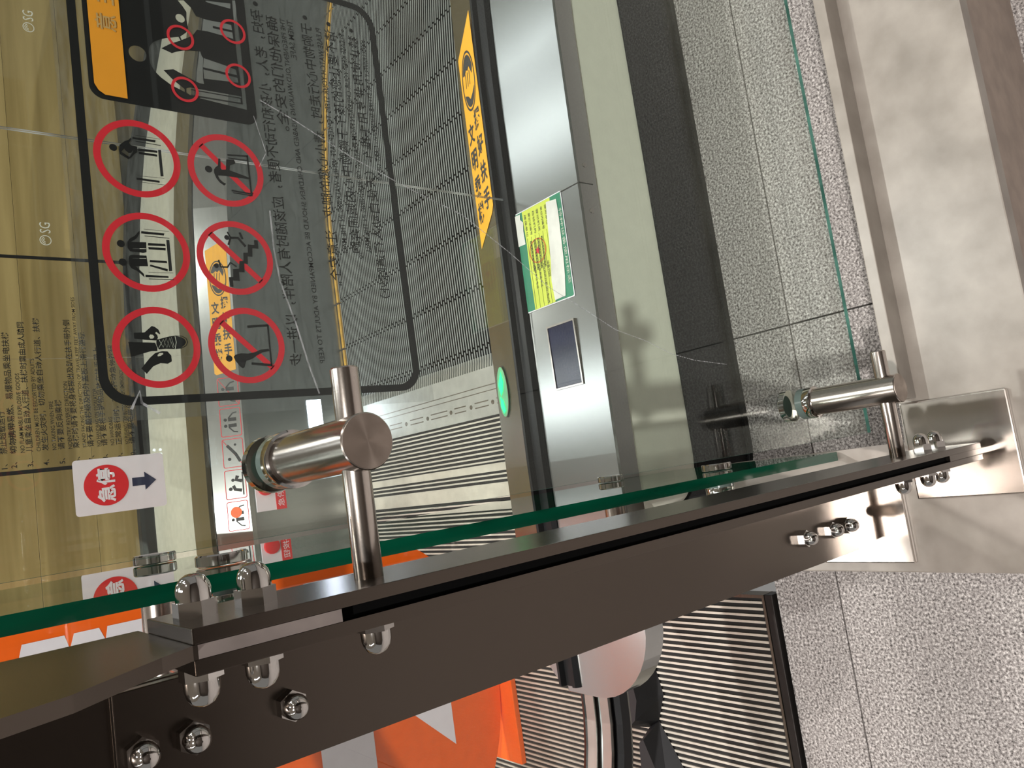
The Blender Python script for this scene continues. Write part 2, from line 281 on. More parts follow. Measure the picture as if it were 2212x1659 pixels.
HOLES= {'torso':[(251.9,916.1),(255.8,915.3),(258.5,913.3),(260.7,910.3),(262.8,906.2),(265.3,899.3),(263.4,898.3),(260.2,903.8),(256.0,909.2),(254.4,903.8),(255.8,901.5),(257.6,897.3),(258.7,892.6),(259.4,887.9),(257.0,887.4),(255.7,886.6),(249.9,887.4),(242.7,887.9),(239.7,887.7),(239.7,890.3),(241.5,895.6),(244.9,903.8),(243.2,909.2),(238.8,905.0),(236.2,901.5),(234.3,898.8),(232.5,898.9),(235.2,906.0),(238.5,911.0),(241.6,914.1),(245.6,915.9)],'legA':[(255.8,886.3),(254.0,873.2),(252.9,868.2),(249.6,867.8),(250.0,887.2)],'legB':[(248.7,887.2),(248.0,867.7),(245.0,867.6),(243.1,887.3)],'rail':[(235.0,897.8),(235.9,895.7),(236.6,866.7),(232.1,866.9),(231.4,891.1),(231.2,895.9),(232.3,898.0)],'base':[(297.4,865.8),(297.9,864.0),(269.2,863.8),(236.6,864.0),(228.8,864.1),(230.5,891.1),(231.0,890.2),(231.7,866.3),(236.7,866.2),(265.3,866.7)],'child':[(287.9,897.6),(288.9,894.4),(285.4,890.5),(280.9,888.2),(280.4,881.6),(281.0,873.9),(281.1,868.0),(272.4,867.7),(272.9,874.7),(273.2,882.3),(272.5,888.5),(268.0,891.5),(263.9,897.7),(265.8,898.3),(269.1,894.8),(271.8,893.4),(277.3,893.8),(282.0,893.4),(285.0,895.2)],'rail2':[(292.2,883.3),(295.0,867.1),(291.6,867.4),(291.6,880.1)]}
HH= [((249.7, 921.9), 4.5), ((277.1, 897.3), 2.5)]
INK= [([(276.8, 879.1), (277.1, 867.9)], 1.4), ([(234.7, 895.5), (235.4, 867.1)], 0.6), ([(231.5, 895.8), (232.4, 867.2)], 0.4), ([(235.7, 867.1), (232.1, 867.0)], 0.6)]
RR= [((264.9, 898.4), 7.4), ((233.8, 898.8), 7.4), ((276.7, 867.7), 7.6), ((249.0, 867.4), 7.5)]

# ------------------------------------------------------------------ the setting
def drop(x):
    if x < 0.6: return 0.0
    if x < 1.45: return -0.125 * (x - 0.6) ** 2
    return -0.0903 - 0.2125 * (x - 1.45)
def dk(x): return -0.022 * max(0.0, x) + drop(x)
fl = bmesh.new()
bm_box(fl, -3.5, 3.4, -2.6, 0.695, -0.04, -0.008); bm_box(fl, -3.5, -1.30, 0.695, 2.30, -0.04, -0.008)
floor = struct(reg('floor', from_bm(fl, 'floor'), None, M['joint']))
SLAB = {}
def slab(x0, x1, y0, y1):
    key = (round(x1 - x0, 4), round(y1 - y0, 4))
    if key not in SLAB:
        bm = bmesh.new(); bm_box(bm, 0, key[0] - 0.0022, 0, key[1] - 0.0022, -0.012, 0.0, 0.0006); SLAB[key] = from_bm(bm, 'floor_slab')
    return reg('floor_slab', SLAB[key], floor, M['granite'], (x0, y0, 0))
for i in range(7):
    x0 = -3.45 + 0.90 * i
    slab(x0, x0 + 0.90, 0.592, 0.694)
    for j in range(5): slab(x0, x0 + 0.90, 0.592 - 0.60 * (j + 1), 0.592 - 0.60 * j)
for i in range(3):
    for j in range(2): slab(-3.12 + 0.6 * i, -2.52 + 0.6 * i, 0.70 + 0.8 * j, 1.50 + 0.8 * j)

ceiling = struct(box('ceiling', -3.4, 5.0, -2.8, 7.5, CEIL, CEIL + 0.1, M['ceiling']))
wall_back = struct(box('wall_back', -3.4, 3.6, 2.632, 2.70, -0.6, 1.32, M['wood']))
for k in range(6):
    z0 = 0.38 + 0.155 * k; bm = bmesh.new(); bm_box(bm, -3.4, 3.6, 2.615, 2.632, 0, 0.1542, 0.0006)
    if k == 0: BOARD = from_bm(bm, 'board')
    else: bm.free()
    reg('board', BOARD, wall_back, M['wood'], (0, 0, z0))
wall_front = struct(box('wall_front', -3.4, 3.6, -2.75, -2.65, 0, CEIL, M['dark_wall']))
# low ledge between this walkway and the wood-clad wall
ledge = thing('divider_ledge', 'pale grey ledge with dark upstand beyond the far balustrade', 'ledge', (0.6, 2.58, 0))
LX = [-2.0, 0.0, 0.3, 0.6, 0.8, 1.0, 1.2, 1.45, 1.8, 3.4]
sweep_x('ledge_top', [(2.195, 0.30), (2.195, 0.384), (2.575, 0.384), (2.575, 0.30)], LX, dk, M['ledge'], ledge)
sweep_x('ledge_body', [(2.20, -0.5), (2.20, 0.30), (2.575, 0.30), (2.575, -0.5)], LX, dk, M['ledge'], ledge)
sweep_x('upstand', [(2.576, -0.5), (2.576, 0.425), (2.612, 0.425), (2.612, -0.5)], LX, dk, M['dull_rubber'], ledge)

# ------------------------------------------------------------------ stone plinth (L-shaped kerb that carries the guard)
pl_ = thing('stone_plinth', 'low L-shaped beige marble plinth under the steel guard posts', 'plinth', (0.3, 0.31, 0))
prism('top_slab', [(-0.172, 0.239), (2.6, 0.239), (2.6, 0.3550), (0.0115, 0.3550), (0.0115, 0.375), (-0.035, 0.375), (-0.035, 0.60), (-0.172, 0.60)], 0.168, 0.190, M['marble'], pl_, 0.0015)
prism('plinth_body', [(-0.166, 0.243), (2.6, 0.243), (2.6, 0.352), (0.010, 0.352), (0.010, 0.37), (-0.041, 0.37), (-0.041, 0.585), (-0.166, 0.585)], 0.0, 0.168, M['body_stone'], pl_)
box('back_upstand', 0.012, 2.6, 0.3555, 0.3680, 0.150, 0.220, M['marble'], pl_, 0.001)

# ------------------------------------------------------------------ guard posts
def hexnut(name, pos, axis, parent):
    ax = Vector(axis); up = Vector((0, 0, 1)); s = ax.cross(up).normalized(); bm = bmesh.new(); rings = []
    def ring(d, r, n, ph=0.0): return [bm.verts.new(Vector(pos) + ax * d + (s * math.cos(ph + k * 2 * math.pi / n) + up * math.sin(ph + k * 2 * math.pi / n)) * r) for k in range(n)]
    a, b = ring(0, 0.0084, 6), ring(0.0066, 0.0084, 6)
    for k in range(6): bm.faces.new((a[k], a[(k + 1) % 6], b[(k + 1) % 6], b[k]))
    bm.faces.new(a); bm.faces.new(b)
    prev = ring(0.0062, 0.0069, 20); first = prev
    for d, r in ((0.0105, 0.0068), (0.0132, 0.0061), (0.0155, 0.0045), (0.0167, 0.0024), (0.0170, 0.0006)):
        cur = ring(d, r, 20)
        for k in range(20): bm.faces.new((prev[k], prev[(k + 1) % 20], cur[(k + 1) % 20], cur[k])).smooth = True
        prev = cur
    bm.faces.new(prev)
    return reg(name, from_bm(bm, name), parent, M['chrome'])
def build_post(label, cx, cy, swap, pc, rod_a1, clamps, glass_b, brush):
    root = thing('guard_post', label, 'post', (pc[0], pc[1], 0.19), 'steel guard posts on the plinth')
    P = (lambda a, b, z: (cx + b, cy + a, z)) if swap else (lambda a, b, z: (cx + a, cy + b, z))
    A, B = ((0, 1, 0), (1, 0, 0)) if swap else ((1, 0, 0), (0, 1, 0))
    nA = tuple(-v for v in A)
    def bx(name, a0, a1, b0, b1, z0, z1, mat, bev=0.0):
        p, q = P(a0, b0, z0), P(a1, b1, z1)
        return box(name, min(p[0], q[0]), max(p[0], q[0]), min(p[1], q[1]), max(p[1], q[1]), z0, z1, mat, root, bev)
    box('base_plate', pc[0] - 0.051, pc[0] + 0.051, pc[1] - 0.051, pc[1] + 0.051, 0.190, 0.1965, M['plate_steel'], root, 0.0014)
    bx('bar', 0.0026, 0.0083, -0.030, 0.030, 0.228, 0.9575, M['post_steel'], 0.0005)
    bx('bar', -0.0082, -0.0025, -0.030, 0.030, 0.228, 0.9575, M['post_steel'], 0.0005)
    bx('centre_plate', -0.0025, 0.0026, -0.0295, 0.0295, 0.1965, 0.302, M['post_steel'])
    prof = [(0.0450, 0.9577), (0.0450, 1.16), (-0.12, 1.16), (-0.085, 1.06), (-0.062, 1.0), (-0.038, 0.97), (-0.030, 0.9577), (-0.0290, 0.900), (0.0295, 0.900), (0.0295, 0.9577)]
    bm = bmesh.new(); va = [bm.verts.new(P(-0.0025, b, z)) for b, z in prof]; vb = [bm.verts.new(P(0.0026, b, z)) for b, z in prof]; bm.faces.new(va); bm.faces.new(vb)
    for k in range(len(prof)): bm.faces.new((va[k], va[(k + 1) % len(prof)], vb[(k + 1) % len(prof)], vb[k]))
    reg('centre_plate', from_bm(bm, 'centre_plate'), root, M['post_steel'])
    bx('gap_shade_strip', -0.0024, 0.0025, -0.026, 0.028, 0.3025, 0.8995, M['gap_shade'])  # added black strip, stands in for the deep shade between the two bars
    bx('sawn_face', -0.0024, 0.0025, -0.0300, -0.0291, 0.9005, 0.956, M['spacer'])
    for z in (0.253, 0.284, 0.923, 0.947):
        hexnut('cap_nut', P(0.0083, 0, z), A, root); hexnut('cap_nut', P(-0.0082, 0, z), nA, root)
    for z in (0.336, 0.871):
        hexnut('cap_nut', P(-0.0082, 0, z), nA, root)
        rod = lathe('rod', [(0, 0.0063), (0.0005, 0.0066), (rod_a1 - 0.0008, 0.0066), (rod_a1, 0.0060)], P(0.0, 0, z), A, M['rod_steel'], root, 32)
        for ca in clamps:
            o = P(ca, 0, z); g0, g1 = glass_b
            lathe('clamp_body', [(-0.0140, 0.0126), (-0.0134, 0.0131), (g0 - 0.0165, 0.0131), (g0 - 0.0158, 0.0126)], o, B, M['rod_steel'], rod, 48)
            lathe('clamp_face', [(-0.01425, 0.0124), (-0.01405, 0.0125)], o, B, M['turned_face'], rod, 48, False)
            lathe('clamp_collar', [(g0 - 0.0165, 0.0142), (g0 - 0.0155, 0.0155), (g0 - 0.0085, 0.0155), (g0 - 0.0075, 0.0148)], o, B, M['chrome'], rod, 48)
            lathe('clamp_gasket', [(g0 - 0.0075, 0.0150), (g0 - 0.0005, 0.0150)], o, B, M['clear_gasket'], rod, 48)
            lathe('clamp_disc', [(g1 + 0.0006, 0.0150), (g1 + 0.0012, 0.0160), (g1 + 0.0070, 0.0160), (g1 + 0.0080, 0.0150)], o, B, M['chrome'], rod, 48)
    return root
build_post('nearer brushed steel guard post holding the glass panel with the red prohibition circles', -0.0480, 0.320, False, (-0.043, 0.3205), 0.105, (0.069,), (0.082, 0.092), None)
build_post('brushed steel guard post standing behind the first one with its wide face forward', -0.1105, 0.437, True, (-0.110, 0.438), 0.262, (0.078, 0.238), (0.0655, 0.0755), None)

# ------------------------------------------------------------------ guard glass
def pane(name, x0, x1, y0, y1, z0, z1, label=None, parent=None, edge='edge', body='glass', cat='glass panel', group=None):
    bm = bmesh.new(); bm_box(bm, x0, x1, y0, y1, z0, z1); me = from_bm(bm, name); me.materials.append(M[body]); me.materials.append(M[edge])
    thin = 0 if (x1 - x0) < (y1 - y0) else 1
    for p in me.polygons: p.material_index = 0 if abs(p.normal[thin]) > 0.5 else 1
    o = reg(name, me, parent)
    if label: tag(o, label, cat, group)
    return o
gp = pane('guard_glass_panel', -0.018, 1.10, 0.4085, 0.4122, 0.194, 1.22, 'clear guard glass panel carrying the mirrored sign with red circles', edge='edge_dim')
pane('guard_glass_panel', -0.045, -0.035, 0.452, 0.690, 0.194, 1.22, 'narrow guard glass panel seen edge-on with a deep green edge', edge='edge')

GS = Plane((0, 0.4084, 0), (1, 0, 0), (0, 0, 1))
for q, w in (([(234.3, 857.9), (224.9, 836.1), (207.4, 801.1), (192.4, 762.2), (177.7, 719.2), (153.7, 681.8), (129.2, 648.1), (115.6, 619.4), (96.8, 581.9), (86.7, 544.8), (76.1, 517.4), (69.8, 487.1), (64.9, 440.5)], 0.7), ([(166.1, 859.1), (142.5, 859.3), (123.4, 857.6), (99.0, 851.0), (74.4, 846.0), (58.0, 841.7)], 1.0), ([(223.4, 862.5), (201.5, 857.4), (192.2, 862.6)], 0.5), ([(55.1, 942.0), (64.0, 937.5), (58.0, 937.0), (52.2, 929.0)], 1.4)):
    inkshape('scratch', GS, [stroke(q, w)], M['scratch'], gp)
# ------------------------------------------------------------------ the moving walkway
XS = [-0.2197, 0.0, 0.3, 0.6, 0.8, 1.0, 1.2, 1.45, 1.8, 2.6]
WK = thing('moving_walkway', 'inclined moving walkway with ribbed pallets, steel decks and glass balustrades', 'walkway', (0.4, 1.45, 0))
# pallets with interlocking cleats
bm = bmesh.new(); PL = 0.13333
for k in range(110):
    y = 0.951 + k * 0.00907; s = 0.0 if k % 2 else 0.0085
    bm_box(bm, s + 0.0015, s + PL - 0.0030, y, y + 0.0040, -0.010, 0.0)
n_cl = len(bm.faces); bm_box(bm, 0.004, PL + 0.004, 0.949, 1.963, -0.016, -0.010)
me_p = bpy.data.meshes.new('pallet'); bmesh.ops.recalc_face_normals(bm, faces=bm.faces); bm.to_mesh(me_p); bm.free()
me_p.materials.append(M['pallet_alu']); me_p.materials.append(M['pallet_dark'])
for i, p in enumerate(me_p.polygons): p.material_index = 0 if i < n_cl and p.normal.z > 0.5 else 1
bm = bmesh.new(); bm_box(bm, 0.004, PL - 0.002, 1.951, 1.962, -0.010, 0.0012); ME_Y = from_bm(bm, 'yellow_edge')
for k in range(-1, 17):
    x0 = 0.268 + PL * k; z0, z1 = drop(x0), drop(x0 + PL)
    o = reg('pallet', me_p, WK, None, (x0, 0, z0)); o.rotation_euler = (0, -math.atan2(z1 - z0, PL), 0)
    y_ = bpy.data.objects.new('yellow_edge', ME_Y); COL.objects.link(y_); y_.parent = o
    if not ME_Y.materials: ME_Y.materials.append(M['yellow_line'])
# comb and landing plates
comb = sweep_x('comb_plate', [(0.9455, -0.004), (1.9645, -0.004), (1.9645, 0.010), (0.9455, 0.010)], [0.118, 0.224], lambda x: -(x - 0.118) * 0.03, M['comb_alu'], WK)
bm = bmesh.new()
for k in range(111):
    y = 0.951 + k * 0.00907 - 0.0042; v = [bm.verts.new(c) for c in ((0.224, y, 0.0068), (0.224, y + 0.0040, 0.0068), (0.252, y + 0.0030, 0.0016), (0.252, y + 0.0010, 0.0016), (0.224, y, -0.003), (0.224, y + 0.0040, -0.003), (0.252, y + 0.0030, -0.003), (0.252, y + 0.0010, -0.003))]
    for f in ((0, 1, 2, 3), (4, 5, 6, 7), (0, 3, 7, 4), (1, 2, 6, 5), (2, 3, 7, 6), (0, 1, 5, 4)): bm.faces.new([v[i] for i in f])
ct = reg('comb_teeth', from_bm(bm, 'comb_teeth'), WK, M['comb_alu']); ct['kind'] = 'stuff'
for y in (1.02, 1.12, 1.22, 1.30, 1.38, 1.46, 1.56, 1.66, 1.76, 1.86): lathe('comb_screw', [(0, 0.0052), (0.0008, 0.0048)], (0.146, y, 0.0092), (0, 0, 1), M['lip_steel'], comb, 16)
for k, (y, l) in enumerate(((1.04, 0.06), (1.14, 0.06), (1.235, 0.05), (1.315, 0.05), (1.40, 0.045), (1.475, 0.07), (1.58, 0.06), (1.68, 0.06), (1.78, 0.06))):
    for dx in (0.140, 0.151): box('comb_slot', dx, dx + 0.0026, y, y + l, 0.0088, 0.0095, M['lip_steel'], comb)
for dx in (0.172, 0.184): box('comb_slot', dx, dx + 0.0018, 0.97, 1.94, 0.0080, 0.0088, M['lip_steel'], comb)
def ribplate(x0, x1, y0, y1, skip):
    p = box('floor_plate', x0, x1, y0, y1, -0.02, 0.0035, M['groove'], WK)
    key = round(y1 - y0, 3)
    if key not in RIBS:
        bm = bmesh.new(); bm_box(bm, 0, 0.0037, 0.004, key - 0.004, 0, 0.0035); RIBS[key] = from_bm(bm, 'rib')
    n = int((x1 - x0 - 0.006) / 0.0100)
    for k in range(n):
        x = x1 - 0.008 - k * 0.0100
        if any(a < x < b for a, b in skip): continue
        reg('rib', RIBS[key], p, M['plate_alu'], (x, y0, 0.0032))
    for a, b in skip: box('plain_band', a + 0.002, b + 0.003, y0 + 0.004, y1 - 0.004, 0.003, 0.0068, M['plate_alu'], p)
    return p
RIBS = {}
ribplate(-0.246, 0.1170, 0.9455, 1.9645, ((-0.004, 0.012), (-0.062, -0.034)))
ribplate(-1.28, -0.252, 0.712, 2.24, ())
box('plate_frame', -1.29, -0.246, 0.697, 0.710, -0.02, 0.006, M['frame_dark'], WK, 0.001)
box('plate_frame', -1.29, -0.246, 0.7105, 0.7145, -0.02, 0.0072, M['lip_steel'], WK)
box('plate_frame', -0.2515, -0.2465, 0.7150, 0.9450, -0.02, 0.0065, M['lip_steel'], WK)
# balustrade housings
def strip_plan(off, y_in):
    r = 0.08; cx, cy = -0.02, 0.697 + r
    out = [(2.6, 0.697 - off)] + [(cx - (r + off) * math.sin(t * math.pi / 2 / 8), cy - (r + off) * math.cos(t * math.pi / 2 / 8)) for t in range(9)] + [(-0.10 - off, y_in)]
    return out + [(-0.088, y_in)] + [(cx - (r - 0.012) * math.sin(t * math.pi / 2 / 8), cy - (r - 0.012) * math.cos(t * math.pi / 2 / 8)) for t in range(8, -1, -1)] + [(2.6, 0.709)]
prism('black_skirting', strip_plan(0.004, 0.90), 0.002, 0.136, M['black_stone'], WK, 0.002)
prism('skirting_bead', strip_plan(0.009, 0.90), 0.0, 0.010, M['black_stone'], WK, 0.002)
prism('cream_panel', strip_plan(0.0, 0.90), 0.137, 0.262, M['cream'], WK)
deck = sweep_x('outer_deck', [(0.693, 0.262), (0.693, 0.2945), (0.6955, 0.297), (0.828, 0.297), (0.828, 0.262)], XS, dk, M['deck_steel'], WK)
capp = [(-0.2197, 0.693)] + [(-0.2197 - 0.105 * math.sin(t * math.pi / 20), 0.798 - 0.105 * math.cos(t * math.pi / 20)) for t in range(1, 11)] + [(-0.3247, 0.858), (-0.3080, 0.858), (-0.3080, 0.846), (-0.240, 0.846), (-0.240, 0.828), (-0.2197, 0.828)]
prism('deck_end_cap', capp, 0.262, 0.297, M['deck_steel'], WK, 0.0012)
prism('newel_base', [(-0.20, 0.86), (-0.10, 0.86), (-0.10, 0.93), (-0.27, 0.93)], 0.0070, 0.262, M['dull_rubber'], WK)
for x in (0.397, 0.331): lathe('deck_screw', [(0, 0.0042), (0.001, 0.0034)], (x, 0.693, 0.272), (0, -1, 0), M['chrome'], deck, 16)
box('deck_seam', 0.3695, 0.3705, 0.6924, 0.8275, 0.262, 0.2897, M['joint'], deck)
sweep_x('glass_gasket', [(0.829, 0.27), (0.829, 0.298), (0.834, 0.3045), (0.840, 0.3045), (0.8435, 0.300), (0.856, 0.300), (0.8595, 0.3075), (0.864, 0.3075), (0.868, 0.302), (0.868, 0.27)], [-0.315] + XS, dk, M['rubber'], WK)
sweep_x('inner_deck', [(0.8685, 0.27), (0.8685, 0.304), (0.9455, 0.2825), (0.9455, 0.262)], [-0.20] + XS[1:], dk, M['deck_steel'], WK)
prism('inner_deck_end', [(-0.20, 0.8685), (-0.20, 0.9455), (-0.23, 0.938), (-0.30, 0.885), (-0.318, 0.8685)], 0.262, 0.297, M['deck_steel'], WK)
sweep_x('skirt_panel', [(0.931, -0.25), (0.931, 0.262), (0.945, 0.262), (0.945, -0.25)], [-0.20] + XS[1:], lambda x: dk(x), M['skirt_steel'], WK)
sweep_x('skirt_panel', [(1.9655, -0.25), (1.9655, 0.311), (1.980, 0.311), (1.980, -0.25)], [-0.30] + XS, dk, M['skirt_steel'], WK)
sweep_x('inner_deck', [(1.9650, 0.3115), (2.010, 0.386), (2.010, 0.30), (1.9650, 0.30)], [-0.30] + XS, dk, M['deck_steel'], WK)
sweep_x('glass_gasket', [(2.0105, 0.30), (2.0105, 0.389), (2.045, 0.389), (2.045, 0.30)], [-0.30] + XS, dk, M['rubber'], WK)
sweep_x('outer_deck', [(2.0455, 0.30), (2.0455, 0.385), (2.190, 0.385), (2.190, 0.30)], [-0.30] + XS, dk, M['deck_steel'], WK)
box('skirt_joint', 0.2830, 0.2844, 1.9646, 1.9656, 0.02, 0.309, M['joint'], WK)
# handrail, newel
def handrail(y, label):
    zc, R = 0.640, 0.400; path = []
    for t in range(0, 5): path.append((-0.255 - 0.085 * t / 4, zc - R, 0, -1))
    for t in range(1, 33):
        a = -math.pi / 2 - math.pi * t / 32; path.append((-0.34 + R * math.cos(a), zc + R * math.sin(a), math.cos(a), math.sin(a)))
    for x in XS[1:]: path.append((x, zc + R + dk(x), 0, 1))
    for nm, prof, mt in (('handrail', [(-0.040, -0.006), (-0.040, 0.010), (-0.034, 0.019), (-0.020, 0.024), (0.020, 0.024), (0.034, 0.019), (0.040, 0.010), (0.040, -0.006), (0.032, -0.010), (0.026, -0.006), (0.026, 0.004), (-0.026, 0.004), (-0.026, -0.006), (-0.032, -0.010)], 'rubber'),
                         ('newel_rail', [(-0.0235, -0.014), (-0.0235, 0.002), (-0.007, 0.002), (-0.007, -0.014)], 'rod_steel'), ('newel_rail', [(0.006, -0.014), (0.006, 0.002), (0.0235, 0.002), (0.0235, -0.014)], 'rod_steel')):
        bm = bmesh.new(); rows = [[bm.verts.new((x + nx * n, y + s, z + nz * n)) for s, n in prof] for x, z, nx, nz in path]; n_ = len(prof)
        for a, b in zip(rows, rows[1:]):
            for k in range(n_): bm.faces.new((a[k], a[(k + 1) % n_], b[(k + 1) % n_], b[k]))
        bm.faces.new(rows[0]); bm.faces.new(rows[-1])
        reg(nm, from_bm(bm, nm), WK, M[mt])
handrail(0.850, ''); handrail(2.0247, '')
# glass balustrade panels with half-round newel ends
def bal_glass(y, xa, xb, newel):
    pts = []
    if newel:
        pts = [(-0.34 + 0.392 * math.cos(-math.pi / 2 - math.pi * t / 24), 0.640 + 0.392 * math.sin(-math.pi / 2 - math.pi * t / 24)) for t in range(25)]
        pts = [(xb, 0.29), (-0.30, 0.29), (-0.31, 0.250)] + pts + [(xb, 1.032)]
    else: pts = [(xa, 0.29 + dk(xa)), (xa, 1.012 + dk(xa)), (xb, 1.012 + dk(xb)), (xb, 0.29 + dk(xb))]
    bm = bmesh.new(); a = [bm.verts.new((x, y, z)) for x, z in pts]; b = [bm.verts.new((x, y + 0.0028, z)) for x, z in pts]; n = len(pts)
    bm.faces.new(a); bm.faces.new(b)
    for k in range(n): bm.faces.new((a[k], a[(k + 1) % n], b[(k + 1) % n], b[k]))
    me = from_bm(bm, 'balustrade_glass'); me.materials.append(M['bal_glass']); me.materials.append(M['edge_bright'])
    for p in me.polygons: p.material_index = 0 if abs(p.normal.y) > 0.5 else 1
    return reg('balustrade_glass', me, WK)
for y in (0.8487, 2.0217):
    bal_glass(y, 0, 0.4018, True); bal_glass(y, 0.4036, 1.45, False); bal_glass(y, 1.4545, 2.6, False)
# etched safety marks on the near glass
EP = Plane((0, 0.8483, 0), (1, 0, 0), (0, 0, 1))
for x in (511, 284):
    inkshape('etched_mark', EP, [circ(x + 5, 901, 5.2)], M['etch'], WK, [circ(x + 5, 901, 4.4)])
    for r in (3.2, 1.7): inkshape('etched_mark', EP, [stroke([(x + 5 + r * math.cos(math.radians(t)), 901 + r * math.sin(math.radians(t))) for t in range(20, 200, 20)], 0.7)], M['etch'], WK)
    text('etched_mark', 'SG', EP, x + 12.5, 896, 11, 9.5, M['etch'], WK)
# sensor window, lamps
SP = Plane((0, 0, 0.297), (1, 0, 0), (0, 1, 0))
win = box('sensor_window', 0.101, 0.188, 0.738, 0.790, 0.2930, 0.2952, M['window_blue'], WK, 0.0008)
bm = bmesh.new()
for a in ((0.0985, 0.1905, 0.7355, 0.738), (0.0985, 0.1905, 0.790, 0.7925), (0.0985, 0.101, 0.738, 0.790), (0.188, 0.1905, 0.738, 0.790)): bm_box(bm, a[0], a[1], a[2], a[3], 0.291, 0.2966)
reg('window_rim', from_bm(bm, 'window_rim'), win, M['rod_steel'])
IN = Plane((0, 0.8685, 0.3042), (1, 0, 0), (0, 0.077, -0.0215), 1.0)      # surface of the near inner deck
IN.n = Vector((0, 0.0215, 0.077)).normalized(); IN.u = Vector((1, 0, -0.022))
lens = inkshape('indicator_lens', IN, [circ(0.118, 0.052, 0.039, 40, 0.019)], M['green_lens'], WK, (), 0.0015)
inkshape('indicator_light', IN, [[(0.150, 0.050), (0.130, 0.064), (0.112, 0.058), (0.118, 0.050), (0.132, 0.044)]], M['led_green'], lens, (), 0.0022)
inkshape('indicator_light', IN, [[(0.112, 0.062), (0.096, 0.063), (0.084, 0.055), (0.088, 0.047), (0.104, 0.052)]], M['led_green'], lens, (), 0.0022)
inkshape('indicator_rim', IN, [circ(0.118, 0.052, 0.041, 40, 0.021)], M['rod_steel'], lens, [circ(0.118, 0.052, 0.039, 40, 0.019)], 0.0018)
lamp = box('comb_lamp', 0.158, 0.262, 1.9615, 1.9655, 0.086, 0.126, M['led_white'], WK, 0.001)
lp = box('comb_lamp', 0.110, 0.270, 0.945, 0.9475, 0.195, 0.245, M['dull_rubber'], WK, 0.001)
for i in range(9):
    for j in range(2): lathe('led', [(0, 0.0055), (0.0015, 0.0045)], (0.122 + 0.017 * i, 0.9475, 0.209 + 0.022 * j), (0, 1, 0), M['led_white'], lp, 12)
# emergency button on the far skirt
eb = box('stop_button_plate', -0.02, 0.085, 1.9630, 1.9655, 0.215, 0.295, M['white'], WK, 0.001)
lathe('stop_button', [(0, 0.020), (0.008, 0.020), (0.010, 0.016)], (0.040, 1.963, 0.268), (0, -1, 0), M['red'], eb, 24)
box('stop_button_label', -0.02, 0.085, 1.9622, 1.9630, 0.2155, 0.243, M['red'], eb)
text('stop_button_text', '急停按钮', Plane((0, 1.9620, 0), (1, 0, 0), (0, 0, 1)), -12, 221, 88, 17, M['white'], eb)
# rubber handrail-inlet flaps lying by the newel on the ribbed plate
for nm, pts, z, lab in (('rubber_wedge', [(-0.366, 0.985), (-0.362, 0.958), (-0.425, 0.945), (-0.472, 0.965), (-0.487, 0.990), (-0.46, 1.000)], 0.050, 'black rubber wedge on the ribbed plate right beside the handrail newel'),
                        ('rubber_wedge', [(-0.482, 0.985), (-0.472, 0.965), (-0.60, 0.895), (-0.64, 0.94), (-0.60, 1.00)], 0.045, 'larger black rubber wedge on the ribbed plate at the picture edge')):
    bm = bmesh.new(); n = len(pts); c = (sum(p[0] for p in pts) / n, sum(p[1] for p in pts) / n)
    a = [bm.verts.new((x, y, 0.0067)) for x, y in pts]; b = [bm.verts.new((c[0] + (x - c[0]) * 0.75, c[1] + 0.012 + (y - c[1]) * 0.55, z)) for x, y in pts]
    bm.faces.new(a); bm.faces.new(b)
    for k in range(n): bm.faces.new((a[k], a[(k + 1) % n], b[(k + 1) % n], b[k]))
    tag(reg(nm, from_bm(bm, nm), None, M['dull_rubber']), lab, 'wedge')

